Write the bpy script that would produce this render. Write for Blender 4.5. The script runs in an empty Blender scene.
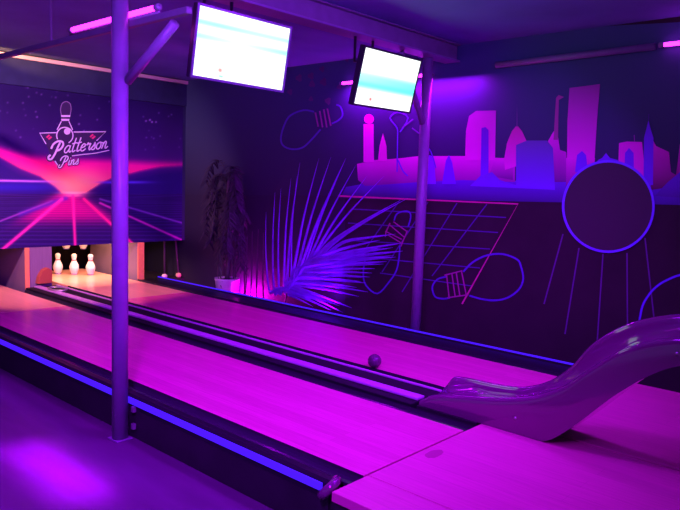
import bpy, bmesh, math, random
from mathutils import Vector, Matrix
from mathutils.geometry import tessellate_polygon
random.seed(7)
PI = math.pi
S = bpy.context.scene
COL = S.collection

# ------------------------------------------------------------------ camera model
FPX, YAW, PITCH, ROLL = 679.1557, math.radians(47.6855), math.radians(6.08776), math.radians(1.94397)
EYE = Vector((0, 0, 1.5))
def cam_axes():
    cy, sy, cp, sp = math.cos(YAW), math.sin(YAW), math.cos(PITCH), math.sin(PITCH)
    f = Vector((sy*cp, cy*cp, -sp)); r = Vector((cy, -sy, 0)); u = r.cross(f)
    cr, sr = math.cos(ROLL), math.sin(ROLL)
    return cr*r + sr*u, -sr*r + cr*u, f
CR, CU, CF = cam_axes()
def ray(px, py): return CR*((px-340)/FPX) - CU*((py-255)/FPX) + CF
def on(axis, val, px, py):                 # measured point of the photo on a real plane of the room
    d = ray(px, py); return EYE + d*((val-EYE[axis])/d[axis])
def proj(p):
    v = Vector(p)-EYE; z = v.dot(CF)
    return 340+FPX*v.dot(CR)/z, 255-FPX*v.dot(CU)/z

cam = bpy.data.cameras.new('camera'); co = bpy.data.objects.new('camera', cam); COL.objects.link(co)
cam.sensor_width = 36; cam.lens = FPX/680*36; cam.clip_start = .05
co.matrix_world = Matrix(((CR.x, CU.x, -CF.x, 0), (CR.y, CU.y, -CF.y, 0), (CR.z, CU.z, -CF.z, 1.5), (0, 0, 0, 1)))
S.camera = co

# ------------------------------------------------------------------ helpers
def lin(c): return tuple((x/255/12.92 if x <= 10 else ((x/255+.055)/1.055)**2.4) for x in c)
def tag(o, label=None, cat=None, group=None, kind=None):
    if label: o['label'] = label
    if cat: o['category'] = cat
    if group: o['group'] = group
    if kind: o['kind'] = kind
    return o
def obj(name, bm, mat, parent=None, smooth=False, recalc=True, loc=None):
    if recalc: bmesh.ops.recalc_face_normals(bm, faces=bm.faces)
    me = bpy.data.meshes.new(name); bm.to_mesh(me); bm.free()
    for m in (mat if isinstance(mat, (list, tuple)) else [mat]): me.materials.append(m)
    if smooth:
        for p in me.polygons: p.use_smooth = True
    o = bpy.data.objects.new(name, me); COL.objects.link(o)
    if parent: o.parent = parent
    if loc: o.location = loc
    return o
def empty(name, loc, label, cat, group=None):
    o = bpy.data.objects.new(name, None); COL.objects.link(o); o.location = loc; o.empty_display_size = .1
    return tag(o, label, cat, group)
def struct(name, bm, mat, **k): return tag(obj(name, bm, mat, **k), kind='structure')
def B(): return bmesh.new()
def box(bm, x0, x1, y0, y1, z0, z1, bev=0, mi=0):
    m = Matrix.Translation(((x0+x1)/2, (y0+y1)/2, (z0+z1)/2)) @ Matrix.Diagonal((x1-x0, y1-y0, z1-z0, 1))
    r = bmesh.ops.create_cube(bm, size=1, matrix=m)
    fs = {f for v in r['verts'] for f in v.link_faces}
    for f in fs: f.material_index = mi
    if bev: bmesh.ops.bevel(bm, geom=list({e for f in fs for e in f.edges}), offset=bev, segments=2, affect='EDGES', profile=.5)
    return bm
def tube(bm, pts, r, n=16, caps=True):
    pts = [Vector(p) for p in pts]; rs = r if isinstance(r, (list, tuple)) else [r]*len(pts)
    rings = []; ref = None
    for i, p in enumerate(pts):
        t = (pts[min(i+1, len(pts)-1)]-pts[max(i-1, 0)]).normalized()
        if ref is None: ref = Vector((0, 0, 1)) if abs(t.z) < .9 else Vector((1, 0, 0))
        a = t.cross(ref).normalized(); b = a.cross(t).normalized(); ref = b
        rings.append([bm.verts.new(p+(a*math.cos(k*2*PI/n)+b*math.sin(k*2*PI/n))*rs[i]) for k in range(n)])
    for q, w in zip(rings, rings[1:]):
        for k in range(n): bm.faces.new((q[k], q[(k+1) % n], w[(k+1) % n], w[k]))
    if caps: bm.faces.new(rings[0][::-1]); bm.faces.new(rings[-1])
    return bm
def lathe(bm, prof, n=24, c=(0, 0, 0)):
    rings = []
    for r, z in prof:
        rings.append([bm.verts.new((c[0]+r*math.cos(k*2*PI/n), c[1]+r*math.sin(k*2*PI/n), c[2]+z)) for k in range(n)])
    for q, w in zip(rings, rings[1:]):
        for k in range(n): bm.faces.new((q[k], q[(k+1) % n], w[(k+1) % n], w[k]))
    bm.faces.new(rings[0][::-1]); bm.faces.new(rings[-1])
    return bm
def extr(bm, prof, y0, y1):                # closed x,z outline swept along the lane direction
    a = [bm.verts.new((x, y0, z)) for x, z in prof]; b = [bm.verts.new((x, y1, z)) for x, z in prof]
    n = len(prof)
    for k in range(n): bm.faces.new((a[k], a[(k+1) % n], b[(k+1) % n], b[k]))
    bm.faces.new(a[::-1]); bm.faces.new(b)
    return bm
def catmull(P, n=6, closed=False):
    out = []; N = len(P); rng = N if closed else N-1
    for i in range(rng):
        g = (lambda j: P[j % N]) if closed else (lambda j: P[max(0, min(N-1, j))])
        p0, p1, p2, p3 = g(i-1), g(i), g(i+1), g(i+2)
        for k in range(n):
            t = k/n
            out.append(tuple(.5*(2*b+(c-a)*t+(2*a-5*b+4*c-d)*t*t+(-a+3*b-3*c+d)*t**3) for a, b, c, d in zip(p0, p1, p2, p3)))
    if not closed: out.append(tuple(P[-1]))
    return out

# ------------------------------------------------------------------ materials
def mat(name, rgb, rough=.5, spec=.5, metal=0, coat=0, emit=None, es=0, noise=0, nscale=8, stretch=(1, 1, 1), bump=0):
    m = bpy.data.materials.new(name); m.use_nodes = True; nt = m.node_tree; p = nt.nodes['Principled BSDF']
    p.inputs['Base Color'].default_value = (*rgb, 1); p.inputs['Roughness'].default_value = rough
    p.inputs['Specular IOR Level'].default_value = spec; p.inputs['Metallic'].default_value = metal
    p.inputs['Coat Weight'].default_value = coat; p.inputs['Coat Roughness'].default_value = .08
    if emit: p.inputs['Emission Color'].default_value = (*emit, 1); p.inputs['Emission Strength'].default_value = es
    if noise:
        tc = nt.nodes.new('ShaderNodeTexCoord'); mp = nt.nodes.new('ShaderNodeMapping'); mp.inputs['Scale'].default_value = stretch
        nz = nt.nodes.new('ShaderNodeTexNoise'); nz.inputs['Scale'].default_value = nscale; nz.inputs['Detail'].default_value = 4
        rp = nt.nodes.new('ShaderNodeValToRGB')
        rp.color_ramp.elements[0].position = .3; rp.color_ramp.elements[1].position = .7
        rp.color_ramp.elements[0].color = (*[c*(1-noise) for c in rgb], 1); rp.color_ramp.elements[1].color = (*[min(1, c*(1+noise)) for c in rgb], 1)
        nt.links.new(tc.outputs['Object'], mp.inputs[0]); nt.links.new(mp.outputs[0], nz.inputs['Vector'])
        nt.links.new(nz.outputs['Fac'], rp.inputs[0]); nt.links.new(rp.outputs[0], p.inputs['Base Color'])
        if bump:
            b = nt.nodes.new('ShaderNodeBump'); b.inputs['Strength'].default_value = bump; b.inputs['Distance'].default_value = .01
            nt.links.new(nz.outputs['Fac'], b.inputs['Height']); nt.links.new(b.outputs[0], p.inputs['Normal'])
    return m
def planks(name, rgb, width=.09, rough=.3, spec=.5, var=.06):
    m = mat(name, rgb, rough, spec); nt = m.node_tree; p = nt.nodes['Principled BSDF']
    tc = nt.nodes.new('ShaderNodeTexCoord'); mp = nt.nodes.new('ShaderNodeMapping'); mp.inputs['Rotation'].default_value = (0, 0, PI/2)
    br = nt.nodes.new('ShaderNodeTexBrick'); br.inputs['Scale'].default_value = 1
    br.inputs['Brick Width'].default_value = 2.6; br.inputs['Row Height'].default_value = width; br.inputs['Mortar Size'].default_value = .0008
    br.inputs['Color1'].default_value = (*[c*(1-var) for c in rgb], 1); br.inputs['Color2'].default_value = (*[c*(1+var) for c in rgb], 1)
    br.inputs['Mortar'].default_value = (*[c*.75 for c in rgb], 1)
    nz = nt.nodes.new('ShaderNodeTexNoise'); nz.inputs['Scale'].default_value = 5; mp2 = nt.nodes.new('ShaderNodeMapping'); mp2.inputs['Scale'].default_value = (12, .7, 1)
    mx = nt.nodes.new('ShaderNodeMixRGB'); mx.blend_type = 'MULTIPLY'; mx.inputs[0].default_value = .25
    nt.links.new(tc.outputs['Object'], mp.inputs[0]); nt.links.new(mp.outputs[0], br.inputs['Vector'])
    nt.links.new(tc.outputs['Object'], mp2.inputs[0]); nt.links.new(mp2.outputs[0], nz.inputs['Vector'])
    nt.links.new(br.outputs['Color'], mx.inputs[1]); nt.links.new(nz.outputs['Fac'], mx.inputs[2]); nt.links.new(mx.outputs[0], p.inputs['Base Color'])
    return m
def print_mat(name, rough=.6, spec=.3, emission=0, diffuse=True):
    m = mat(name, (0, 0, 0), rough, spec); nt = m.node_tree; p = nt.nodes['Principled BSDF']
    a = nt.nodes.new('ShaderNodeAttribute'); a.attribute_name = 'Col'
    if diffuse: nt.links.new(a.outputs['Color'], p.inputs['Base Color'])
    if emission: nt.links.new(a.outputs['Color'], p.inputs['Emission Color']); p.inputs['Emission Strength'].default_value = emission
    return m
M = dict(
    floor=mat('floor_vinyl', (.13, .06, .125), .34, .4, noise=.18, nscale=2.5, stretch=(3, .6, 1)),
    ceiling=mat('ceiling_paint', (.16, .24, .42), .8, .2, noise=.15, nscale=1.2),
    wall=mat('wall_paint_dark', (.04, .03, .032), .75, .15, noise=.12, nscale=3),
    black=mat('matt_black', (.015, .012, .018), .7, .2, noise=.2, nscale=9),
    blackgloss=mat('black_plastic', (.012, .008, .016), .4, .2),
    platform=mat('platform_board', (.018, .012, .02), .6, .3, noise=.2, nscale=6),
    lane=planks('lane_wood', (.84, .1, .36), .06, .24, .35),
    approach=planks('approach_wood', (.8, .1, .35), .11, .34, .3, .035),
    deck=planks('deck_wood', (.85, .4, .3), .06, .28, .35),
    gutter=mat('gutter_plastic', (.03, .025, .04), .16, .5),
    cap=mat('divider_board', (.01, .008, .014), .6, .15),
    rail=mat('pale_rail', (.55, .26, .6), .3, .5),
    metal=mat('grey_metal', (.5, .48, .5), .35, .5, metal=.7),
    post=mat('painted_post', (.23, .19, .28), .35, .45, noise=.06, nscale=14),
    beam=mat('painted_beam', (.2, .17, .22), .55, .3, noise=.1, nscale=7),
    blueled=mat('blue_led', (.02, .01, .2), .4, .3, emit=(.07, .01, 1), es=1.0),
    tubeglow=mat('tube_glow', (.4, .1, .5), .3, .3, emit=(.75, .02, 1), es=7),
    fixture=mat('fixture_grey', (.3, .28, .32), .4, .4),
    kick=planks('kickback_board', (.27, .2, .28), .3, .45, .3, .02),
    kickedge=mat('edge_banding', (.95, .36, .12), .5, .3, noise=.06, nscale=20),
    curtain=mat('pit_curtain', (.02, .018, .02), .9, .1, noise=.3, nscale=4, stretch=(14, 1, .5), bump=.6),
    pin=mat('pin_white', (.85, .8, .78), .3, .5),
    pinband=mat('pin_base_band', (.2, .17, .55), .4, .4),
    pinred=mat('pin_red', (.6, .05, .07), .3, .5),
    ramp=mat('ramp_plastic', (.16, .02, .12), .1, .6, coat=.8),
    ball=mat('ball_dark', (.12, .02, .1), .2, .5, noise=.3, nscale=12),
    hood=mat('hood_brown', (.42, .11, .05), .45, .35),
    tvframe=mat('tv_bezel', (.02, .02, .025), .3, .5),
    tvedge=mat('tv_silver_bezel', (.16, .2, .22), .3, .5, metal=.3),
    pot=mat('pot_pale', (.5, .42, .5), .5, .4, noise=.08, nscale=10),
    soil=mat('soil', (.03, .02, .02), .9, .1, noise=.4, nscale=40),
    leafdark=mat('leaf_dark', (.05, .05, .055), .6, .25, noise=.3, nscale=6),
    stem=mat('stem_dark', (.08, .05, .07), .6, .25),
    leafblue=mat('leaf_violet', (.38, .07, .95), .4, .4, noise=.12, nscale=9),
    stain=mat('stain', (.45, .06, .2), .5, .2),
    pale=mat('pale_foot', (.8, .7, .66), .5, .3),
    orange=mat('orange_foot', (.85, .5, .3), .5, .3),
    fascia=mat('fascia_dark', (.025, .035, .09), .6, .3, noise=.1),
    trim=mat('trim_pale', (.75, .6, .5), .45, .4),
    mural=print_mat('mural_paint'), panel=print_mat('panel_print', .55, .2),
    screen=print_mat('screen_picture', .15, .4, 1.6, False),
)

# ------------------------------------------------------------------ setting
FL, CE, WX = -.28, 2.95, 6.1
struct('floor', box(B(), -5, WX+.1, -4, 10.8, FL-.1, FL), M['floor'])
struct('ceiling', box(B(), -5, WX+.1, -4, 10.8, CE, CE+.1), M['ceiling'])
struct('wall_right', box(B(), WX, WX+.1, -4, 10.8, FL, CE), M['wall'])
struct('wall_back', box(B(), -5, WX, 10.7, 10.8, FL, CE), M['wall'])
bm = B(); box(bm, 2.405, 5.59, 2.15, 10.6, FL, -.085); box(bm, 3.72, 4.1, 2.16, 2.63, -.085, -.001)
struct('lane_platform', bm, M['platform'])

# ------------------------------------------------------------------ lanes
Y0, Y1, YD = 2.148, 10.25, 7.42
L1, L2 = (2.60, 3.55), (4.23, 5.18)
def gutter_bm(x0, x1):
    pr = []; n = 10; r = (x1-x0)/2-.004; cx = (x0+x1)/2
    for k in range(n+1):
        a = PI+PI*k/n; pr.append((cx+r*math.cos(a), .0+.055*math.sin(a)))
    pr2 = [(cx+(r+.0035)*math.cos(PI+PI*k/n), -.003+.06*math.sin(PI+PI*k/n)) for k in range(n, -1, -1)]
    return extr(B(), pr+pr2, Y0, 8.78)
def lane(x0, x1, g0, g1, label):
    t = empty('bowling_lane', ((x0+x1)/2, Y0, 0), label, 'bowling lane', 'bowling lanes')
    t.location = (0, 0, 0)
    obj('lane_bed', box(B(), x0, x1, Y0, YD-.002, -.08, 0, .002), M['lane'], t)
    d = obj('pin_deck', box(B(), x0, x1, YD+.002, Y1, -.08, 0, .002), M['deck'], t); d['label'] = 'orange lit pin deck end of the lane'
    for a, b in (g0, g1): obj('gutter', gutter_bm(a, b), M['gutter'], t, smooth=False)
    return t
lane(*L1, (2.47, 2.60), (3.55, 3.665), 'nearer bowling lane, between the blue lit kerb beside the floor and the ball track')
lane(*L2, (4.118, 4.23), (5.18, 5.28), 'farther bowling lane, the one with three white pins at its end')

# raised ball track between the lanes
t = empty('ball_track', (0, 0, 0), 'dark ball track with two pale rails running between the two lanes', 'ball track')
box_b = B(); box(box_b, 3.667, 4.116, 2.64, 8.78, -.08, .018, .004); obj('track_bed', box_b, M['cap'], t)
bm = B(); box(bm, 3.755, 3.84, 2.65, 8.74, .0185, .04, .006); obj('rail', bm, M['rail'], t)
bm = B(); box(bm, 4.04, 4.06, 2.65, 8.74, .0185, .034, .004); obj('rail', bm, M['rail'], t)
bm = B(); tube(bm, [(3.86+.09*math.cos(a), 8.3+.16*math.sin(a), .05) for a in [k*2*PI/20 for k in range(21)]], .012, 8, False)
obj('end_loop', bm, M['metal'], t, smooth=True)

# near kerb with blue strip
t = empty('lane_kerb', (0, 0, 0), 'dark kerb along the near lane edge with a glowing blue light strip', 'kerb')
bm = B(); extr(bm, [(2.392, -.082), (2.469, -.082), (2.469, .004), (2.452, .012), (2.41, .012), (2.392, 0)], 2.2, 8.78); obj('edge_cap', bm, M['blackgloss'], t)
bm = B(); box(bm, 2.392, 2.404, 2.2, 8.78, FL+.002, -.084); obj('side_panel', bm, M['platform'], t)
bm = B(); box(bm, 2.376, 2.3915, 2.24, 8.78, -.045, -.003, .004); obj('led_strip', bm, M['blueled'], t); 
bm = B(); tube(bm, [(2.355, 2.215, -.05), (2.36, 2.185, -.02), (2.375, 2.17, .0), (2.405, 2.172, .012), (2.44, 2.19, .01)], .027, 10); obj('end_cap', bm, M['ramp'], t, smooth=True)

# far kerb with blue strip
t = empty('lane_kerb', (0, 0, 0), 'dark kerb along the far lane edge by the mural with a thin blue light strip', 'kerb')
bm = B(); box(bm, 5.282, 5.598, 2.15, 8.78, -.083, -.012, .004); obj('edge_cap', bm, M['blackgloss'], t)
bm = B(); box(bm, 5.6, 5.63, 2.15, 8.78, FL+.002, .0); obj('side_panel', bm, M['platform'], t)
bm = B(); box(bm, 5.609, 5.625, 2.15, 8.78, .0005, .016, .003); obj('led_strip', bm, M['blueled'], t)

# ------------------------------------------------------------------ approach
t = empty('approach', (0, 0, 0), 'magenta lit wooden approach platform in front of the foul line', 'bowling approach')
for a, b in ((2.345, 2.617), (2.623, 3.904), (3.93, 5.48)):
    obj('floor_panel', box(B(), a, b, -1.5, 2.136, -.05, 0, .003), M['approach'], t)
obj('understructure', box(B(), 2.36, 5.47, -1.49, 2.13, FL+.002, -.0505), M['platform'], t)
p = on(2, 0, 434, 454)
bm = B(); bmesh.ops.create_circle(bm, cap_ends=True, segments=20, radius=1)
for v in bm.verts: v.co = Vector((p.x+v.co.x*.07*(1+.2*random.random()), p.y+v.co.y*.035*(1+.2*random.random()), .0012))
obj('scuff', bm, M['stain'], t)

# ------------------------------------------------------------------ posts, beams
def post(x, y, label, brace, plate=True):
    t = empty('support_post', (x, y, FL), label, 'post', 'support posts')
    obj('pole', tube(B(), [(0, 0, .012), (0, 0, 2.768-FL)], .053, 28), M['post'], t, smooth=True)
    obj('base_plate', box(B(), -.06, .06, -.06, .06, .001, .0115, .003), M['post'], t)
    obj('brace', tube(B(), brace, .03, 14), M['post'], t, smooth=True)
    return t
LPX, LPY = 2.312, 4.065
pl = post(LPX, LPY, 'violet round steel post standing on the near floor, brace at its top', [(.03, -.04, 2.1-FL), (.075, -.5, 2.41-FL)])
for z in (.08, .2):
    b_ = obj('fixing_bracket', box(B(), .0535, .0775, -.075, -.045, z-.012, z+.028, .003), M['metal'], pl); b_['label'] = 'pale metal clip near the foot of the post'
pr_ = post(5.715, 4.10, 'violet round steel post at the mural wall behind the far lane', [(-.04, 0, 2.12-FL), (-.44, 0, 2.76-FL)])
t = empty('ceiling_beam', (0, 0, 0), 'long dark beam above both hanging screens, carried by the two posts', 'beam')
obj('web', box(B(), 2.1, 6.08, 4.0, 4.1, 2.79, 2.935), M['beam'], t)
obj('lower_flange', box(B(), 2.1, 6.08, 3.955, 4.145, 2.772, 2.7895, .003), M['post'], t)
obj('upper_flange', box(B(), 2.1, 6.08, 3.955, 4.145, 2.9355, 2.949, .003), M['beam'], t)
t = empty('light_rail', (0, 0, 0), 'dark rail running from the near post back towards the pins under the ceiling', 'rail')
obj('bar', box(B(), 2.368, 2.408, 3.42, 7.4, 2.445, 2.485, .005), M['beam'], t)
for y in (5.2, 6.9): obj('hanger', tube(B(), [(2.39, y, 2.4855), (2.39, y, 2.949)], .008, 8), M['beam'], t)

def tube_light(p0, p1, label, mount):
    p0, p1 = Vector(p0), Vector(p1); d = (p1-p0).normalized(); t = empty('tube_light', p0, label, 'tube light', 'ultraviolet tube lights')
    obj('tube', tube(B(), [Vector((0, 0, 0)), p1-p0], .017, 14), M['tubeglow'], t, smooth=True)
    for q, s in ((Vector((0, 0, 0)), -1), (p1-p0, 1)):
        obj('end_socket', tube(B(), [q+d*s*.001, q+d*s*.04], .021, 12), M['fixture'], t, smooth=True)
    c = [-d*.04, p1-p0+d*.04]
    mv = Vector(mount)
    bm = B(); a, b = c; 
    n = mv.normalized(); 
    tube(bm, [a+n*.032, b+n*.032], .009, 8); obj('channel', bm, M['fixture'], t, smooth=True)
    return t
tube_light((2.392, 4.86, 2.531), (2.392, 3.78, 2.531), 'glowing magenta tube light on the rail beside the near post', (0, 0, -1))
tube_light((6.03, 5.54, 2.665), (6.03, 4.3, 2.665), 'glowing magenta tube light on the mural wall, mostly behind the right screen', (1, 0, 0))
tube_light((6.03, 1.95, 2.722), (6.03, .7, 2.722), 'glowing magenta tube light on the mural wall at the right edge of the view', (1, 0, 0))
tube_light((3.1, 2.9, 2.90), (3.1, 1.7, 2.90), 'added unseen ceiling tube light above the foul line of the nearer lane', (0, 0, 1))  # fixture added out of view to go with the lane lamps
tube_light((4.4, 2.1, 2.90), (4.4, .9, 2.90), 'added unseen ceiling tube light above the foul line of the farther lane', (0, 0, 1))  # likewise an added fixture, out of view
bm = B(); tube(bm, [(6.055, 3.52, 2.698), (6.055, 2.03, 2.72)], .03, 12)
tag(obj('wall_conduit', bm, M['post'], smooth=True), 'grey violet pipe running high along the mural wall over the skyline', 'pipe')

# ------------------------------------------------------------------ screens
def srgb_mix(a, b, t): return tuple(x+(y-x)*t for x, y in zip(a, b))
def screen(TL, TR, BL, label, pic, rim):
    TL, TR, BL = Vector(TL), Vector(TR), Vector(BL); ux = (TR-TL).normalized(); w = (TR-TL).length/2; hh = (BL-TL).length; dn = (BL-TL).normalized()
    nb = ux.cross(dn).normalized(); nb = nb if nb.y > 0 else -nb
    o = (TL+TR)/2; t = empty('hanging_screen', o, label, 'screen', 'score screens')
    def P(u, v, q): return ux*u+dn*v+nb*q
    def slab(u0, u1, v0, v1, q0, q1, bev=.004):
        bm = B(); vs = [bm.verts.new(P(u, v, q)) for q in (q0, q1) for v in (v0, v1) for u in (u0, u1)]
        for f in ((0, 1, 3, 2), (4, 6, 7, 5), (0, 4, 5, 1), (2, 3, 7, 6), (0, 2, 6, 4), (1, 5, 7, 3)): bm.faces.new([vs[i] for i in f])
        bmesh.ops.bevel(bm, geom=bm.edges[:], offset=bev, segments=2, affect='EDGES')
        return bm
    bw = .016
    hs = obj('housing', slab(-w, w, 0, hh, .012, .055), M['tvframe'], t)
    bm = B()
    for a in ((-w, w, 0, bw), (-w, w, hh-bw, hh), (-w, -w+bw, bw, hh-bw), (w-bw, w, bw, hh-bw)):
        vs = [bm.verts.new(P(u, v, q)) for q in (0, .0115) for v in a[2:] for u in a[:2]]
        for f in ((0, 1, 3, 2), (4, 6, 7, 5), (0, 4, 5, 1), (2, 3, 7, 6), (0, 2, 6, 4), (1, 5, 7, 3)): bm.faces.new([vs[i] for i in f])
    obj('bezel', bm, rim, t)
    nx, ny = 64, 40; bm = B(); cl = bm.loops.layers.float_color.new('Col'); g = []
    for j in range(ny+1):
        g.append([bm.verts.new(P(-w+bw+(2*w-2*bw)*i/nx, bw+(hh-2*bw)*j/ny, .006)) for i in range(nx+1)])
    for j in range(ny):
        for i in range(nx):
            f = bm.faces.new((g[j][i], g[j+1][i], g[j+1][i+1], g[j][i+1]))
            for lp, (a, b) in zip(f.loops, ((i, j), (i, j+1), (i+1, j+1), (i+1, j))): lp[cl] = (*lin(pic(a/nx, b/ny)), 1)
    obj('display', bm, M['screen'], hs, recalc=False)
    top = 2.771-o.z
    for q in (-.12, .12):
        a = P(q, .1, .056); bm = B(); tube(bm, [a, a+Vector((0, .06, 0)), Vector((a.x, 4.05-o.y, a.z+.03)), Vector((a.x, 4.05-o.y, top))], .013, 8)
        obj('ceiling_bracket', bm, M['tvframe'], t, smooth=True)
def g_(x, c, s): return math.exp(-((x-c)/s)**2)
def pic_l(u, v):
    c = (250, 255, 255)
    c = srgb_mix(c, (110, 235, 235), .75*g_(v, .22-.02*u, .045)*(.5+.5*g_(u, .1, .35)+.3*u))
    c = srgb_mix(c, (120, 240, 230), .8*g_(v, .42-.02*u, .05)*(.35+.65*abs(u-.45)*1.8))
    c = srgb_mix(c, (225, 90, 90), .9*g_(u, .275, .022)*g_(v, .86, .03))
    c = srgb_mix(c, (70, 190, 140), .7*g_(u, .29, .03)*g_(v, .95, .02))
    return c
def pic_r(u, v):
    c = (250, 255, 252)
    c = srgb_mix(c, (95, 240, 225), (.55+.35*u)*(1/(1+math.exp(-(v-.43)*45)))*(1/(1+math.exp((v-.68)*45))))
    c = srgb_mix(c, (70, 235, 220), .6*g_(v, .64, .06))
    c = srgb_mix(c, (205, 40, 45), g_(u, .255, .02)*g_(v, .88, .028))
    return c
screen((2.666, 3.722, 2.614), (3.474, 3.703, 2.607), (2.664, 3.797, 2.151), 'left hanging score screen, glowing white with faint cyan lines near its top', pic_l, M['tvedge'])
screen((4.257, 3.678, 2.609), (5.089, 3.709, 2.619), (4.258, 3.791, 2.138), 'right hanging score screen, white with a broad cyan band across its middle', pic_r, M['tvframe'])

# ------------------------------------------------------------------ pin end
t = empty('masking_unit', (0, 0, 0), 'wide printed sunset panel hanging over the pin ends of the lanes', 'masking panel')
MX0, MX1, MZ0, MZ1, MY = 2.2, 6.045, .535, 2.56, 8.8
obj('panel_board', box(B(), MX0, MX1, MY+.002, MY+.05, MZ0, MZ1), M['black'], t)
def seg(u, v, a, b, w):                    # soft line of the print
    ax, ay = a; bx, by = b; dx, dy = bx-ax, by-ay; L = dx*dx+dy*dy
    s = max(0, min(1, ((u-ax)*dx+(v-ay)*dy)/L)); d = math.hypot(u-ax-s*dx, v-ay-s*dy)
    return math.exp(-(d/w)**2)
def interp(P, u):
    if u <= P[0][0]: return P[0][1]
    for (a, b), (c, d) in zip(P, P[1:]):
        if u <= c: return b+(d-b)*(u-a)/(c-a)
    return P[-1][1]
RID_L = [(-80, 130), (0, 156), (20, 167), (40, 175), (55, 186), (62, 192), (75, 194)]
RID_R = [(75, 194), (86, 192), (100, 183), (112, 177), (125, 174), (140, 170), (160, 166), (182, 164.5)]
TOP = [(-80, 118), (0, 148), (30, 156), (60, 159), (110, 160), (140, 162), (182, 163.5)]
stars = [(random.uniform(-60, 182), random.uniform(86, 150), random.uniform(.15, .6)) for _ in range(70)]
stars += [(150, 120, 1.3), (152, 122, 1.3), (146, 121, 1), (156, 122, 1), (79, 124, 1), (84, 131, .8), (37, 117, .8)]
def sunset(u, v):
    hy = 194
    if v < hy:
        c = srgb_mix((34, 24, 80), (62, 28, 118), max(0, min(1, (v-100)/60)))
        top = interp(TOP, u); rid = interp(RID_L, u) if u < 75 else interp(RID_R, u)
        k = 1/(1+math.exp(-(v-top)/1.6))
        sky = srgb_mix((255, 6, 165), (255, 95, 125), max(0, min(1, (v-top)/26)))
        sky = srgb_mix(sky, (255, 190, 165), .95*g_(u, 76, 26)*g_(v, 184, 13))
        c = srgb_mix(c, sky, k)
        for (a, b, s) in stars:
            if abs(a-u) < 3 and abs(b-v) < 3: c = srgb_mix(c, (150, 120, 205), min(1, s*g_(u, a, .9)*g_(v, b, .9)))
        if v > rid:
            m = srgb_mix((74, 22, 128), (38, 18, 112), max(0, min(1, (v-rid)/9)))
            c = srgb_mix(c, m, 1/(1+math.exp(-(v-rid-1)/.7)))
        c = srgb_mix(c, (205, 130, 255), .95*g_(v, 180.6+.02*max(u, 0), 1.1)*(1/(1+math.exp((u-50)/5))))
        c = srgb_mix(c, (40, 30, 200), .6*g_(v, 187, 5)*(1/(1+math.exp((u-55)/6))))
        c = srgb_mix(c, (95, 70, 255), .9*g_(v, 182.3, 1.3)*(1/(1+math.exp((102-u)/4)))*(1/(1+math.exp((u-146)/6))))
        c = srgb_mix(c, (255, 205, 215), .8*g_(v, 193, 1.4)*g_(u, 74, 14))
    else:
        c = (36, 18, 92)
        st = math.sin(2*PI*14*math.log(1+(v-hy)/14.))
        c = srgb_mix(c, (62, 34, 135), max(0, st)*.6)
        hw = (v-188)*1.55
        pk = (1/(1+math.exp((abs(u-68)-hw)/4)))*(1/(1+math.exp((v-221)/3)))
        c = srgb_mix(c, (228, 4, 150), .9*pk*(.85+.15*st))
        c = srgb_mix(c, (70, 40, 190), .7*seg(u, v, (66, 198), (20, 214), 2.5))
        c = srgb_mix(c, (255, 140, 190), .9*g_(v, 195, 2)*g_(u, 74, 12))
        for a, b, w, col in (((73, 196), (75.3, 247), 1.4, (255, 45, 170)), ((62, 199), (2, 250), 1.7, (255, 50, 180)), ((84, 199), (136, 247), 1.6, (255, 40, 150)),
                             ((100, 203), (184, 241), 1.0, (215, 60, 200)), ((52, 201), (-20, 229), .9, (130, 60, 175)), ((100, 199), (184, 223.5), .9, (120, 70, 190))):
            c = srgb_mix(c, col, .95*seg(u, v, a, b, w))
    return c
PANEL_GAIN = (1.15, 1.1, 1.0)
nx, ny = 330, 200; bm = B(); cl = bm.loops.layers.float_color.new('Col'); g = []; cs = []
for j in range(ny+1):
    row = []; cr_ = []
    for i in range(nx+1):
        p = (MX0+(MX1-MX0)*i/nx, MY, MZ0+(MZ1-MZ0)*j/ny); row.append(bm.verts.new(p))
        u, v = proj(p); k = lin(sunset(u, v)); cr_.append((k[0]*PANEL_GAIN[0], k[1]*PANEL_GAIN[1], k[2]*PANEL_GAIN[2], 1))
    g.append(row); cs.append(cr_)
for j in range(ny):
    for i in range(nx):
        f = bm.faces.new((g[j][i], g[j][i+1], g[j+1][i+1], g[j+1][i]))
        for lp, (a, b) in zip(f.loops, ((i, j), (i+1, j), (i+1, j+1), (i, j+1))): lp[cl] = cs[b][a]
sp = o = obj('sunset_print', bm, M['panel'], t, recalc=False); o['label'] = 'printed pink sunset over a glowing road and dark hills'
obj('fascia_board', box(B(), MX0, WX-.004, MY-.02, MY+.05, MZ1+.004, 2.885), M['fascia'], t)
obj('end_board', box(B(), MX1+.002, WX-.004, MY+.002, MY+.05, MZ0, MZ1), M['fascia'], t)  # strip added to close the gap where the pin lamp leaked onto the wall
o = obj('top_trim', box(B(), MX0, WX-.004, MY-.06, MY+.05, 2.8865, 2.934, .004), M['trim'], t); o['label'] = 'pale trim strip along the top, warm lit at its left end'

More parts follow.
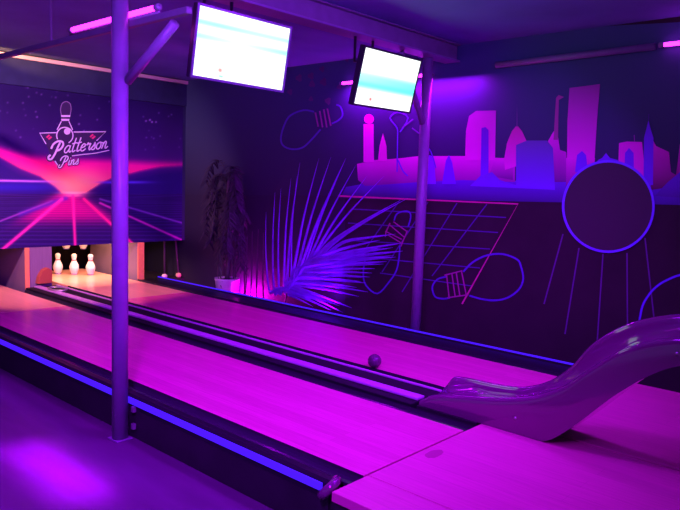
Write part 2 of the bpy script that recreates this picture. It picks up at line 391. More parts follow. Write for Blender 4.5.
INK_N = [0]
class Ink:                                 # flat paint shapes with one colour per corner
    def __init__(s, plane): s.bm = B(); s.cl = s.bm.loops.layers.float_color.new('Col'); s.plane = plane
    def poly(s, pts, col, lay, col2=None):  # col at the top, col2 at the bottom
        INK_N[0] += 1; q = lay+(INK_N[0] % 60)*.008; P = [s.plane(p, q) for p in pts]; vs = [s.bm.verts.new(p) for p in P]
        zs = [p.z for p in P]; a, b = min(zs), max(zs)
        for tri in tessellate_polygon([[Vector((p[0], p[1], 0)) for p in pts]]):
            f = s.bm.faces.new([vs[i] for i in tri])
            for lp in f.loops:
                k = (lp.vert.co.z-a)/(b-a+1e-9); c = srgb_mix(col2, col, k) if col2 else col
                lp[s.cl] = (*c, 1)
    def line(s, pts, w, col, lay, closed=False, smooth=0):
        INK_N[0] += 1; lay = lay+.5+(INK_N[0] % 60)*.008
        if smooth: pts = catmull(pts, smooth, closed)
        n = len(pts); L = []; R = []
        for i in range(n):
            a = Vector(pts[(i-1) % n] if closed else pts[max(0, i-1)]); b = Vector(pts[(i+1) % n] if closed else pts[min(n-1, i+1)])
            d = (b-a).normalized(); nn = Vector((-d.y, d.x))*w/2; p = Vector(pts[i])
            L.append(s.bm.verts.new(s.plane(p+nn, lay))); R.append(s.bm.verts.new(s.plane(p-nn, lay)))
        for i in range(n if closed else n-1):
            j = (i+1) % n; f = s.bm.faces.new((L[i], L[j], R[j], R[i]))
            for lp in f.loops: lp[s.cl] = (*col, 1)

# logo on the panel
ink = Ink(lambda p, lay: on(1, MY-.002-.0012*lay, p[0], p[1]))
def c8(x, y): return (30+x/6.375, 95+y/6.375)
LW, LD, LP = (.85, .8, .95), (.05, .028, .1), (.85, .06, .22)
ink.poly([c8(*p) for p in ((62, 243), (165, 240), (280, 236), (484, 234), (425, 292), (330, 330), (240, 420), (190, 472), (150, 420), (100, 310))], LD, 0)
ink.line([c8(*p) for p in ((168, 240), (62, 243), (102, 312))], 1.1, LW, 1)
ink.line([c8(*p) for p in ((278, 236), (484, 234), (424, 292))], 1.1, LW, 1)
ink.line([c8(*p) for p in ((158, 420), (192, 470), (214, 440))], 1.3, LW, 1)
ink.poly([c8(*p) for p in ((200, 165), (195, 90), (205, 55), (230, 42), (255, 55), (262, 90), (250, 165), (272, 215), (172, 220))], LD, 1)
ink.line([c8(*p) for p in ((200, 128), (195, 90), (205, 55), (230, 42), (255, 55), (262, 90), (256, 128))], .8, (.3, .22, .42), 2, smooth=4)
ink.poly([c8(*p) for p in ((198, 128), (257, 128), (256, 140), (199, 140))], LW, 2); ink.poly([c8(*p) for p in ((199, 152), (252, 152), (250, 165), (200, 165))], LW, 2)
ink.line([c8(200, 168), c8(172, 222)], 1, LW, 2); ink.line([c8(248, 168), c8(272, 222)], 1, LW, 2)
ink.poly([c8(222+54*math.cos(a), 258+54*math.sin(a)) for a in [k*PI/12 for k in range(24)]], LD, 3)
ink.line([c8(222+52*math.cos(a), 258+52*math.sin(a)) for a in [PI*.75+k*PI*1.6/24 for k in range(25)]], 1.2, LW, 4)
ink.poly([c8(237+21*math.cos(a), 232+21*math.sin(a)) for a in [k*PI/8 for k in range(16)]], LW, 4)
for x, y in ((122, 268), (400, 264)):
    ink.poly([c8(x-20, y), c8(x-2, y-17), c8(x+20, y+2), c8(x, y+18)], LP, 4)
    ink.line([c8(x-12, y+10), c8(x+12, y-10)], .7, LD, 5)
GL = dict(
    P=([[(.55, 2.1), (.3, 1.2), (.05, .1), (-.35, -.75), (-.85, -.75), (-1.0, -.3), (-.7, 0)], [(-.85, 1.1), (-.6, 1.9), (.1, 2.35), (.95, 2.15), (1.2, 1.5), (.85, .85), (.25, .65)]], 1.15),
    a=([[(.72, .9), (.4, 1), (.08, .6), (.12, .1), (.42, .03), (.7, .45)], [(.8, 1), (.7, .3), (.85, .02), (1.05, .2)]], .98),
    t=([[(.42, 2.0), (.22, .4), (.34, .02), (.65, .22)], [(-.02, 1.2), (.68, 1.3)]], .66),
    e=([[(.1, .45), (.55, .6), (.6, .9), (.35, 1), (.1, .6), (.15, .1), (.45, 0), (.8, .3)]], .78),
    r=([[(.05, .75), (.25, 1.1), (.32, .85), (.6, .95), (.48, .35), (.6, .03), (.82, .25)]], .78),
    s=([[(0, .2), (.3, .6), (.42, 1.05), (.5, .6), (.55, .2), (.3, 0), (.08, .12)]], .66),
    o=([[(.45, 1), (.12, .7), (.12, .2), (.4, 0), (.68, .3), (.65, .8), (.45, 1), (.85, .85)]], .8),
    n=([[(.12, .95), (.18, .5), (.08, .0)], [(.12, .4), (.4, .98), (.6, .85), (.55, .2), (.68, 0), (.95, .25)]], .95),
    i=([[(.22, .95), (.14, .2), (.26, 0), (.5, .25)], [(.28, 1.3), (.31, 1.42)]], .48))
def write(txt, x, y, u, slope, w, lay):
    for pas, (ww, col) in enumerate(((w*2.1, LD), (w, LW))):
        cx = 0
        for ch in txt:
            st, adv = GL[ch]
            for s_ in st:
                pts = [(x+(cx+a+.22*b)*u, y-b*u-(cx+a)*u*slope) for a, b in s_]
                ink.line(pts, ww, col, lay+pas, smooth=5)
            cx += adv
write('P', 54.5, 154.5, 5.6, .1, 2.0, 6)
write('atterson', 63.6, 153.0, 7.0, .115, 1.25, 8)
write('P', 62.5, 164.5, 3.6, .1, 1.2, 8)
write('ins', 67.5, 165.2, 5.2, .1, 1.05, 10)
ink.line([c8(268, 388), c8(330, 380), c8(420, 370), c8(505, 352)], .9, LW, 8, smooth=4)
o = obj('logo', ink.bm, M['mural'], sp); o['label'] = 'white script logo reading Patterson Pins with a pin and ball'

# kickbacks, divider and pit
def kick(x0, x1, y1, label):
    t = empty('kickback_board', (0, 0, 0), label, 'board', 'kickback boards')
    obj('board', box(B(), x0, x1, MY+.003, y1, -.08, .533), M['kick'], t)
    o = obj('edge_strip', box(B(), x0, x1, MY-.02, MY+.002, -.08, .533, .003), M['kickedge'], t); o['label'] = 'bright orange front edge'
kick(3.667, 3.722, 10.2, 'upright side board with an orange edge at the right of the nearer lane end')
kick(5.284, 5.385, 10.2, 'upright side board with an orange edge at the right of the farther lane end')
kick(2.47, 2.52, 10.2, 'upright side board with an orange edge at the left of the nearer lane end')
t = empty('return_housing', (0, 0, 0), 'grey panel between the two lane ends with a brown ball outlet hood', 'ball return housing')
obj('front_panel', box(B(), 3.724, 4.02, MY+.003, MY+.04, -.08, .533), M['kick'], t)
obj('side_panel', box(B(), 3.98, 4.02, MY+.041, 10.2, -.08, .533), M['kick'], t)
bm = B(); pr = [(3.80, .0), (3.98, .0), (3.98, .17), (3.93, .2), (3.87, .17), (3.82, .09)]
extr(bm, [(x, z+.066) for x, z in pr], MY-.09, MY+.002); obj('outlet_hood', bm, M['hood'], t)['label'] = 'brown hood over the ball outlet'
struct('pit_floor', box(B(), 5.39, WX-.002, MY, 10.6, FL, -.052), M['platform'])
bm = B(); n = 60; vs = []
for i in range(n+1):
    x = 2.3+(WX-.01-2.3)*i/n; y = 10.32+.018*math.sin(i*1.9)
    vs.append([bm.verts.new((x, y, z)) for z in (-.07, 1.6)])
for a, b in zip(vs, vs[1:]): bm.faces.new((a[0], b[0], b[1], a[1]))
bmesh.ops.solidify(bm, geom=bm.faces[:], thickness=.01)
tag(obj('pit_curtain', bm, M['curtain'], smooth=True), 'black hanging curtain behind the white pins', 'curtain')

# pins
PIN = [(0, .030), (.012, .034), (.03, .041), (.07, .052), (.105, .056), (.14, .051), (.18, .036), (.205, .027), (.225, .0245), (.245, .027), (.27, .031), (.29, .030), (.305, .022), (.312, .010), (.314, .002)]
def pin_proto():
    t = empty('bowling_pin', (0, 0, 0), 'x', 'bowling pin', 'white bowling pins')
    pr = catmull([(r, z) for z, r in PIN], 4)
    bd = obj('body', lathe(B(), [(max(r*1.22, .001), z) for r, z in pr if z >= .012]), M['pin'], t, smooth=True)
    obj('base_band', lathe(B(), [(.038, .0005), (.044, .003), (.0445, .0115), (.037, .0118)]), M['pinband'], t, smooth=True)
    obj('neck_stripe', lathe(B(), [(.0348, .208), (.0325, .216), (.0325, .2165), (.0324, .222)]), M['pinred'], bd, smooth=True)
    return t
p0 = pin_proto()
def dup(r):
    c = r.copy(); COL.objects.link(c)
    for ch in r.children:
        d = ch.copy(); COL.objects.link(d); d.parent = c
        for gc in ch.children:
            e = gc.copy(); COL.objects.link(e); e.parent = d
    return c
for i, (px, py, lab) in enumerate(((58, 273.8, 'leftmost of the three white bowling pins standing on the far pin deck'),
                                   (74.2, 274.3, 'middle one of the three white bowling pins standing on the far pin deck'),
                                   (90.6, 274.8, 'rightmost of the three white bowling pins standing on the far pin deck'))):
    q = p0 if i == 0 else dup(p0); q['label'] = lab; w = on(2, 0, px, py); q.location = (w.x, w.y, .0005)
for px, lab in ((66.2, 'lifted white pin above the gap between the left and middle standing pins'), (83.3, 'lifted white pin above the gap between the middle and right standing pins')):
    q = dup(p0); q['label'] = lab; w = on(1, 10.0, px, 250.2); q.location = (w.x, 10.0, w.z+.018); q['group'] = 'lifted bowling pins'
    bm = B(); tube(bm, [(0, 0, .3145), (0, 0, 1.2)], .003, 6); obj('string', bm, M['black'], q)

# poles leaning in the back corner
for a, b, m, lab in (((171, 241), (164.5, 279.5), 'pale', 'left leaning dark pole with a round pale foot beside the farther pin end'),
                     ((178, 241), (178.5, 277), 'orange', 'right leaning dark pole with a peach coloured foot in the back corner')):
    ft = on(1, 8.885, *b); t = empty('leaning_pole', ft, lab, 'pole', 'leaning poles'); ft = Vector(ft); ft.z = max(ft.z, -.004)
    t.location = ft; tp = on(1, 8.95, a[0], a[1])-ft; tp = tp*1.8; tp.x = (.09 if m == 'pale' else .0); tp.y = .16
    obj('handle', tube(B(), [tp*.03, tp], .015, 10), M['stem'], t, smooth=True)
    bm = B(); lathe(bm, [(.012, -.046), (.036, -.04), (.045, -.012), (.036, .016), (.014, .026)], 14); obj('foot', bm, M[m], t, smooth=True)

# ------------------------------------------------------------------ ramp
RS = [(2.62, .06, .035, .001), (2.585, .11, .055, .001), (2.54, .158, .085, .001), (2.4, .172, .125, .001), (2.2, .18, .16, .001), (2.02, .205, .195, .001), (1.86, .275, .24, .001), (1.75, .365, .285, .001), (1.68, .445, .325, .022), (1.6, .56, .38, .085), (1.5, .655, .475, .185),
      (1.4, .725, .565, .295), (1.3, .775, .645, .40), (1.15, .825, .72, .53), (1.0, .85, .765, .617), (.8, .865, .79, .66), (.5, .87, .80, .67), (.15, .87, .80, .67)]
RS = [(a, b, c, max(.001, d)) for a, b, c, d in catmull(RS, 5)]
XA, XB = 3.735, 4.085
def section(zt, zn, zb):                   # far rail higher than the near rail, ball trough between them
    W = XB-XA; k = min(1, (zt-max(zb, 0))/.15)
    def near(d): return zn-d*k
    def far(d): return zt-d*k
    tz = min(zn, zt)-.03*k
    P = [(0, zb), (0, near(.045)), (.004, near(.022)), (.014, near(.006)), (.03, zn), (.046, near(.006)), (.056, near(.022)), (.085, tz+.004), (.13, tz), (W-.13, tz+(zt-zn)*.15),
         (W-.095, tz+(zt-zn)*.35+.004), (W-.07, far(.045)), (W-.062, far(.02)), (W-.045, far(.005)), (W-.028, zt), (W-.012, far(.006)), (W-.003, far(.022)), (W, far(.045)), (W, zb)]
    return [(XA+x, max(z, zb+.0005) if 0 < i < 18 else z) for i, (x, z) in enumerate(P)]
t = empty('return_ramp', (3.91, 2.2, 0), 'glossy purple S-shaped ball return ramp rising from the ball track over the approach', 'ball ramp'); t.location = (0, 0, 0)
bm = B(); rings = [[bm.verts.new((x, y, z)) for x, z in section(zt, zn, zb)] for y, zt, zn, zb in RS]
n = 19
for a, b in zip(rings, rings[1:]):
    for k in range(n): bm.faces.new((a[k], a[(k+1) % n], b[(k+1) % n], b[k]))
bm.faces.new(rings[0]); bm.faces.new(rings[-1][::-1])
o = obj('shell', bm, M['ramp'], t, smooth=True)
md = o.modifiers.new('edges', 'EDGE_SPLIT'); md.split_angle = math.radians(50)
bm = B(); box(bm, 3.83, 3.99, .2, .36, .002, .668, .01); obj('support_leg', bm, M['black'], t)
for y, z in ((1.02, .68), (1.9, .1)):
    bm = B(); bmesh.ops.create_uvsphere(bm, u_segments=10, v_segments=6, radius=.009, matrix=Matrix.Translation((XA-.001, y, z)))
    obj('screw', bm, M['metal'], o, smooth=True)

# bowling ball on the farther lane
w = on(2, .056, 371, 362)
bm = B(); bmesh.ops.create_uvsphere(bm, u_segments=28, v_segments=16, radius=.056)
tag(obj('bowling_ball', bm, M['ball'], smooth=True, loc=(max(w.x, 4.235), w.y, .0565)), 'small dark bowling ball rolling at the left edge of the farther lane', 'bowling ball')

# ------------------------------------------------------------------ mural on the right wall
ink = Ink(lambda p, lay: on(0, WX-.002-.0015*lay, p[0], p[1]))
PK, PK2, PD = (.95, .02, .66), (.2, .015, .26), (.42, .06, .36)
BL, BL2, BD = (.2, .03, .8), (.12, .02, .4), (.14, .12, .36)
V1, V2 = (.16, .07, .7), (.10, .03, .28)
WD = (.05, .025, .055)
P_ = ink.poly
# slate night sky with the screens' blue haze painted in, and blue base band
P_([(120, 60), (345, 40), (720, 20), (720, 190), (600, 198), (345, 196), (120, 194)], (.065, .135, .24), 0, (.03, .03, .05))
P_([(120, 194), (345, 196), (345, 330), (230, 305), (120, 285)], (.03, .03, .05), 0, (.02, .015, .035))
P_([(346, 187), (380, 181), (470, 180), (600, 182), (720, 178), (720, 206), (600, 203), (520, 201.5), (340, 198.5)], BL, 1, (.03, .025, .06))
# pink blocks
P_([(357, 164), (375, 160), (392, 159), (420, 156), (464, 156), (500, 158), (515, 158), (515, 182), (464, 180), (420, 182), (365, 186), (358, 180)], PK, 1, PK2)
P_([(363.5, 162), (363.5, 124), (373.5, 124), (374, 162)], PK, 2); P_([(369+5*math.cos(a), 119+5*math.sin(a)) for a in [k*PI/8 for k in range(16)]], PK, 3)
P_([(378, 161), (379.5, 146), (383, 133), (386.5, 146), (387, 161)], PK, 2)
P_([(465, 160), (466, 131), (469, 116), (476, 111), (496, 110.5), (495, 160)], PD, 2, PK)
P_([(489, 176), (495, 158), (513, 158), (513, 180)], PK, 2, PK2)
P_([(504, 160), (507, 143), (512, 131), (517, 125), (522, 131), (527, 142), (520, 165), (505, 170)], (.6, .04, .3), 3, PK)
P_([(516.4, 127), (517, 104), (517.6, 127)], (.16, .1, .2), 3)
P_([(553, 182), (548, 141), (552, 134), (554, 131), (558, 137), (560, 150), (566, 152), (569, 182)], PK, 3, PK2)
P_([(553.5, 140), (556, 98), (558.5, 95), (564, 97), (558.8, 100), (558, 140)], (.4, .08, .26), 3)
P_([(567, 160), (567.5, 120), (569.5, 88), (600, 84), (597, 120), (594.5, 160)], PD, 4, PK); P_([(566, 158), (595, 158), (592, 190), (566, 190)], PK, 4, PK2)
P_([(618, 175), (619, 143), (627, 141.5), (642, 142), (646, 180)], PK, 3, PK)
P_([(651, 190), (652, 138), (656, 146), (669, 152), (671, 172), (676, 175), (680, 144), (700, 140), (715, 170), (680, 176), (664, 188)], PK, 3, (.12, .02, .08))
ink.line([(634.6, 142), (634.2, 135)], .8, PD, 4)
# blue towers in front
P_([(425, 184), (427, 156), (430, 155), (434, 158), (436, 184)], (.28, .04, .9), 3)
P_([(442, 184), (446, 160), (449, 155), (452, 162), (456, 184)], BL, 3)
P_([(480.5, 178), (481.5, 128), (485.5, 127), (488.5, 130), (488.5, 178)], BL2, 4, BL)
P_([(470, 186), (480, 176), (492, 172), (500, 180), (516, 185), (516, 145), (527, 140.5), (547, 140.5), (553, 148), (555, 190)], BD, 4, BL)
P_([(575, 172), (577, 155), (582, 151), (586, 155), (588, 172)], BL, 5)
P_([(592, 172), (598, 160), (602, 158), (606, 153), (610, 158), (618, 160), (622, 172)], BL, 5)
P_([(624.5, 168), (625, 153), (629, 148), (633.5, 153), (634, 172)], BL, 5)
P_([(643.5, 185), (644, 138), (646, 130), (648.5, 120), (651, 130), (653.5, 138), (653, 185)], BL, 5)
ink.line([(648.5, 121), (648.8, 114)], .7, V2, 5)
P_([(655, 196), (662, 188), (668, 182), (680, 172), (710, 164), (715, 200)], BL, 5, (.1, .03, .3))
# tree of thin lines behind the post
for pts in (((397, 172), (397.5, 140), (397, 128), (390, 118), (398, 112), (408, 118), (400, 132)), ((402, 128), (413, 119)), ((398, 160), (403, 171), (408, 176)), ((426, 146), (431, 152), (436, 168)), ((412, 128), (420, 134))):
    ink.line(list(pts), 1.3, V1 if pts[0][0] in (397, 398, 426) else (.2, .08, .4), 6, smooth=3)
# perspective grid
GW = 1.15
for a, b in (((352, 209), (506, 217.5)), ((348, 223), (498, 232.5)), ((345, 240), (490, 249)), ((360, 257), (480, 268)), ((380, 273), (472, 286)), ((457, 203), (402, 292)), ((487, 204), (432, 276)), ((428, 202), (382, 272)), ((400, 200), (352, 268))):
    ink.line([a, b], GW, V2, 1)
ink.line([(338, 196), (518, 204), (462, 304)], 1.7, (.7, .03, .28), 2)
# pins drawn in outline
def cx(ox, oy, s, pts): return [(ox+a/s, oy+b/s) for a, b in pts]
PL = (.12, .04, .5)
ink.line(cx(420, 240, 5.667, [(245, 180), (300, 125), (380, 87), (470, 80), (550, 110), (572, 150), (585, 220), (560, 280), (500, 325), (430, 342), (350, 335), (280, 315)]), 1.9, PL, 3, smooth=4)
ink.line(cx(420, 240, 5.667, [(150, 208), (100, 222), (70, 265), (85, 320), (130, 333), (170, 327)]), 1.7, PL, 3, smooth=4)
PS = (.42, .04, .26)
for pts in ([(150, 192), (165, 325)], [(180, 186), (200, 325)], [(205, 180), (226, 318)], [(235, 176), (262, 312)], [(138, 200), (240, 174)], [(155, 327), (275, 310)]): ink.line(cx(420, 240, 5.667, pts), 1.3, PS, 4)
ink.line(cx(370, 190, 8.5, [(205, 260), (220, 215), (250, 190), (310, 180), (340, 195), (345, 240), (325, 310)]), 1.5, PL, 3, smooth=4)
for pts in ([(160, 290), (290, 400)], [(200, 270), (310, 350)], [(130, 350), (270, 420)], [(150, 380), (265, 450)], [(170, 280), (135, 360), (130, 400)], [(318, 345), (262, 480)]): ink.line(cx(370, 190, 8.5, pts), 1.2, PS, 4)
ink.line(cx(350, 230, 6.375, [(318, 100), (312, 180), (295, 260), (250, 330), (175, 405), (100, 350), (85, 270), (98, 180)]), 1.5, PL, 3, smooth=4)
ink.line(cx(280, 90, 8.5, [(290, 185), (200, 172), (90, 215), (40, 290), (8, 400), (25, 470), (100, 503), (190, 490), (260, 430), (345, 335)]), 1.7, (.12, .08, .5), 3, smooth=4)
ink.line(cx(280, 90, 8.5, [(478, 125), (515, 145), (532, 215), (490, 262), (440, 285)]), 1.7, (.14, .07, .55), 3, smooth=4)
for pts in ([(300, 190), (325, 312)], [(338, 178), (362, 318)], [(372, 165), (398, 318)], [(402, 158), (432, 305)]): ink.line(cx(280, 90, 8.5, pts), 1.6, (.35, .08, .3), 4)
# disc with rays
EC = (608.3, 206.5); ring = [(EC[0]+45.2*math.cos(a), EC[1]+45.2*math.sin(a)) for a in [k*2*PI/64 for k in range(64)]]
P_(ring, (.06, .05, .055), 7); ink.line(ring, 2.5, (.22, .1, .95), 8, closed=True)
for a, b in (((563, 234), (544, 304)), ((579, 248), (565, 334)), ((603, 254), (597, 345)), ((627, 253), (627.5, 330)), ((645, 238), (654, 318))): ink.line([a, b], 1.5, (.14, .05, .22), 3)
ink.line([(636, 340), (639.5, 320), (642.5, 306), (648, 296), (656, 287), (666, 280.5), (680, 275), (700, 272), (720, 276)], 2.2, (.17, .06, .85), 4, smooth=4)
# blossoms painted in the upper corner
for px, py, r in ((319, 45, 2.4), (313, 53, 2.2), (309, 60, 2.6), (315.5, 60.5, 2.6), (322, 69, 2.6), (299, 78, 3.2), (311, 76, 3), (312, 84, 3), (323.5, 82, 3.4), (347, 58, 3), (340, 57, 2.4), (311, 99, 2.2), (328, 101, 3), (290, 92, 2.6), (339, 87, 2.2)):
    k = random.uniform(.7, 1); n_ = 9; ph = random.random()*6
    P_([(px+r*(1+.25*math.cos(3*a+ph))*math.cos(a), py+1.15*r*(1+.25*math.cos(3*a+ph))*math.sin(a)) for a in [i*2*PI/n_ for i in range(n_)]], (.16*k, .085*k, .2*k), 1)
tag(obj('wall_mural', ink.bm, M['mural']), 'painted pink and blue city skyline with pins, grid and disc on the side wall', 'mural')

# ------------------------------------------------------------------ plants by the side wall
def blade(bm, pts, w, up, fold=.3):        # tapered leaf blade with a folded midrib
    pts = [Vector(p) for p in catmull(pts, 5)]; n = len(pts); prev = None
    for i, p in enumerate(pts):
        d = (pts[min(n-1, i+1)]-pts[max(0, i-1)]).normalized(); sd = d.cross(up).normalized(); nn = sd.cross(d)
        s = i/(n-1); ww = w*min(1, .35+2.2*s)*(1-s**2.2)+.0008
        v = [bm.verts.new(p-sd*ww), bm.verts.new(p+nn*ww*fold), bm.verts.new(p+sd*ww)]
        if prev: bm.faces.new((prev[0], prev[1], v[1], v[0])); bm.faces.new((prev[1], prev[2], v[2], v[1]))
        prev = v
def solid(bm, th=.003): bmesh.ops.solidify(bm, geom=bm.faces[:], thickness=th); return bm
t = empty('fan_palm', (5.9, 6.28, FL), 'violet glowing fan palm leaf spread against the mural, left of the far post', 'palm plant')
PX = 5.9; org = Vector((5.9, 6.28, FL))
bm = B(); lathe(bm, [(.10, .001), (.115, .01), (.13, .17), (.122, .18), (.115, .165)], 20); obj('pot', bm, M['black'], t, smooth=True)
root = on(0, PX, 289, 287)-org
bm = B(); tube(bm, catmull([(0, 0, .16), (0, .02, .22), tuple(root)], 5), .013, 8); obj('stalk', bm, M['stem'], t, smooth=True)
tips = [((269, 290), (266, 212), .016), ((274, 291), (275, 192), .018), ((279, 291), (281, 188), .018), ((284, 282), (291, 178), .019), ((287, 280), (300, 162), .02), ((291, 276), (297, 176), .012), ((293, 273), (319, 158), .021), ((297, 271), (331, 157), .021), ((300, 268), (345, 160), .021), ((304, 266), (346, 158), .018),
        ((309, 259), (356, 165), .021), ((314, 254), (367, 176), .021), ((320, 248), (384, 176), .018), ((330, 243), (401, 200), .02), ((338, 240), (408, 198), .016), ((342, 243), (396, 234), .02),
        ((312, 262), (402, 243), .035), ((308, 265), (403, 251), .038), ((303, 268), (396, 257), .04), ((300, 270), (384, 264), .035), ((298, 273), (372, 273), .032), ((296, 276), (370, 277), .03), ((295, 279), (366, 283), .03), ((293, 282), (368, 292), .03), ((290, 286), (352, 308), .028), ((288, 289), (340, 306), .03), ((285, 291), (322, 302), .026)]
tips += [((a[0]+1, a[1]+2.5), (b[0]-9, b[1]+4.5), w*.9) for a, b, w in tips[16:]]+[((a[0]-1, a[1]-2), (b[0]-22, b[1]-3), w*.8) for a, b, w in tips[16:23]]
for i, (a, b, w) in enumerate(tips):
    dx = .02*math.sin(i*2.1)
    A = on(0, PX+dx*.3, *a)-org; Bv = on(0, PX+dx, *b)-org; mid = (A+Bv)/2+Vector((-.03, 0, .01*(1 if i < 16 else 2)))
    w = w*(1.6 if i < 9 else 1.25 if i < 16 else 1.3)
    bm = B(); blade(bm, [tuple(root), tuple(root+(A-root)*.6+Vector((-.01, 0, 0))), tuple(A), tuple(mid), tuple(Bv)], w, Vector((-1, 0, 0)), .35)
    obj('leaflet', solid(bm), M['leafblue'], t)
# dark potted plant with drooping leaves and canes
org = Vector((5.86, 7.44, FL))
t = empty('potted_plant', org, 'tall dark artificial palm in a pale pot, lit magenta from behind, by the corner', 'potted plant')
bm = B(); lathe(bm, [(.11, .001), (.125, .01), (.165, .37), (.172, .385), (.172, .41), (.16, .412), (.152, .385)], 28); obj('pot', bm, M['pot'], t, smooth=True)
bm = B(); lathe(bm, [(.150, .36), (.150, .384), (.1, .392), (.02, .395)], 20); obj('soil', bm, M['soil'], t)
bm = B(); tube(bm, catmull([(0, 0, .395), (.01, -.02, .8), (-.01, .02, 1.3), (0, 0, 1.75)], 4), [.035]*5+[.03]*4+[.022]*4, 10); obj('trunk', bm, M['stem'], t, smooth=True)
canes = [(218, 255, .9), (223, 250, 1), (227, 246, 1), (232, 252, 1), (236, 250, 1), (243, 248, 1), (247, 254, 1), (252, 250, 1), (258, 248, 1), (263, 252, 1)]
for i, (px, py, k) in enumerate(canes):
    b_ = on(0, 5.93, px+random.uniform(-2, 2), 296)-org; b_.z = .004; c_ = on(0, 5.93, px, py)-org; c_.z += .25
    bm = B(); tube(bm, [b_, b_*.5+c_*.5+Vector((0, random.uniform(-.02, .02), 0)), c_], [.012, .01, .006], 7); obj('cane', bm, M['stem'], t, smooth=True)
for i in range(34):
    a = random.uniform(0, 2*PI); z = random.uniform(.75, 1.85); L = random.uniform(.28, .5)
    dxy = Vector((math.cos(a)*.28, math.sin(a), 0)); up = random.uniform(.05, .35); dr = random.uniform(.2, .6)
    s0 = Vector((0, 0, z)); P = [tuple(s0), tuple(s0+dxy*L*.4+Vector((0, 0, up))), tuple(s0+dxy*L*.8+Vector((0, 0, up*.6))), tuple(s0+dxy*L+Vector((0, 0, up-dr)))]
    bm = B(); pts = [Vector(p) for p in catmull(P, 5)]; tube(bm, pts, .005, 5)
    for j in range(3, len(pts)):
        d = (pts[j]-pts[j-1]).normalized()
        for sgn in (-1, 1):
            sd = d.cross(Vector((0, 0, 1))).normalized()*sgn
            e = pts[j]+sd*random.uniform(.07, .13)+d*.07+Vector((0, 0, -random.uniform(.03, .1)))
            e.x = min(e.x, .2)
            blade(bm, [tuple(pts[j]), tuple((pts[j]+e)/2+Vector((0, 0, .01))), tuple(e)], .012, Vector((-.6, 0, .8)))
    obj('frond', bm, M['leafdark'], t)
# small floor lamps behind the plants, the violet one added
def uplight(loc, label, colr, watt, aim=None):
    t = empty('floor_uplight', loc, label, 'floor lamp', 'floor uplights')
    hs = obj('housing', lathe(B(), [(.05, .001), (.055, .01), (.055, .06), (.05, .065)], 18), M['black'], t, smooth=True)
    obj('lens', lathe(B(), [(.042, .0655), (.042, .07), (.02, .073)], 18), mat('lens_'+str(len(bpy.data.materials)), colr, .2, emit=colr, es=4), hs, smooth=True)
    l = bpy.data.lights.new('uplight', 'SPOT' if aim else 'POINT'); l.color = colr; l.energy = watt; l.shadow_soft_size = .03
    o = bpy.data.objects.new('uplight_glow', l); COL.objects.link(o); o.location = Vector(loc)+Vector((0, 0, .14))
    if aim: l.spot_size = math.radians(100); l.spot_blend = 1; o.rotation_euler = (Vector(aim)-o.location).to_track_quat('-Z', 'Y').to_euler()
uplight((6.02, 7.28, FL), 'small black floor lamp shining magenta on the wall behind the dark palm', (1, 0, .95), 75)
uplight((5.72, 5.35, FL), 'added black floor lamp, unseen behind the kerb, shining violet on the fan palm', (.3, 0, 1), 120, (5.88, 5.75, .5))  # added lamp, brightens the fan palm leaves

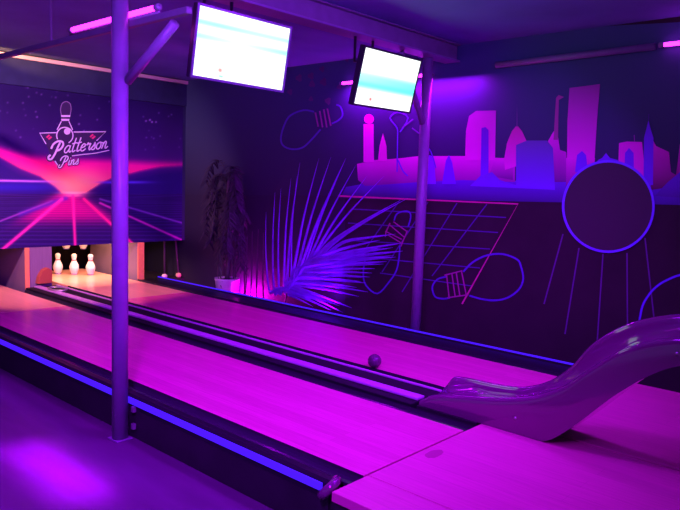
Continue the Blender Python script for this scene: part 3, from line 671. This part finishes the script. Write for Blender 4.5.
# ------------------------------------------------------------------ light
def area(loc, target, sx, sy, col, watt, spread=None):
    l = bpy.data.lights.new('lamp', 'AREA'); l.shape = 'RECTANGLE'; l.size = sx; l.size_y = sy; l.color = col; l.energy = watt
    if spread: l.spread = math.radians(spread)
    o = bpy.data.objects.new('lamp', l); COL.objects.link(o); o.location = loc
    o.rotation_euler = (Vector(target)-Vector(loc)).to_track_quat('-Z', 'Y').to_euler(); return o
def spot(loc, target, col, watt, ang, blend=.5, r=.05):
    l = bpy.data.lights.new('spot', 'SPOT'); l.color = col; l.energy = watt; l.spot_size = math.radians(ang); l.spot_blend = blend; l.shadow_soft_size = r
    o = bpy.data.objects.new('spot', l); COL.objects.link(o); o.location = loc
    o.rotation_euler = (Vector(target)-Vector(loc)).to_track_quat('-Z', 'Y').to_euler(); return o
VI = (.31, .004, 1)
area((3.1, 2.3, 2.87), (3.2, 4.2, 0), .2, 1.2, VI, 104, 140)          # lamps added out of view over the foul line to light the lanes
area((4.4, 1.6, 2.87), (4.6, 4.6, 0), .2, 1.2, VI, 104, 120)  # second added lamp, for the farther lane
area((3.3, .0, 2.87), (3.3, 1.2, 0), 1.2, .2, VI, 26, 140)            # unseen lamp added over the approach
area((.8, 2.2, 2.87), (1.8, 4.5, -.2), .2, 1.2, (.3, .02, 1), 80)   # unseen lamp added over the floor to light the posts
area((5.95, 4.6, 2.62), (6.1, 4.6, 1.2), 1.8, .06, (.55, .005, 1), 34)  # tube on the mural wall
area((1.791, 3.887, 2.85), (1.771, 3.888, FL), .98, .14, (.36, 0, 1), 8, 9)       # added lamp, lays the reflected streak on the near floor
spot((1.6, 6.3, 2.9), (4.1, 8.8, 1.3), (1, .36, .8), 640, 64, .6)  # wash lamp on the printed panel
area((4.6, 9.2, 1.0), (4.6, 9.35, 0), 1.6, .2, (1, .5, .3), 34, 120)   # pin lamp behind the panel
spot((2.9, 7.3, 2.9), (4.1, 8.5, 0), (1, .34, .22), 290, 56, .4)   # warm lamp over the pin ends
spot((1.2, 1.2, 2.1), (4.6, 6.4, 2.75), (.22, .13, 1), 170, 86, 1, .2)   # added unseen spot, lifts the blue haze at the far ceiling corner
area((2.75, 5.0, 2.5), (3.4, 6.0, 0), .04, 1.1, (.45, .0, 1), 26, 150)   # light of the rail tube
area((.3, 1.2, 2.8), (2.35, 4.0, .0), .2, 1.0, (.32, .0, 1), 115, 90)  # added unseen lamp, brightens the lower part of the posts
spot((2.5, 8.4, 2.87), (3.75, 8.74, 2.912), (1, .42, .12), 420, 20, 1, .02)   # small warm lamp by the top trim
W = bpy.data.worlds.new('world'); S.world = W; W.use_nodes = True
W.node_tree.nodes['Background'].inputs[0].default_value = (.2, .16, .8, 1); W.node_tree.nodes['Background'].inputs[1].default_value = .42
vs = S.view_settings; vs.view_transform = 'Standard'; vs.look = 'None'; vs.gamma = 1; vs.use_curve_mapping = False; vs.exposure = 0
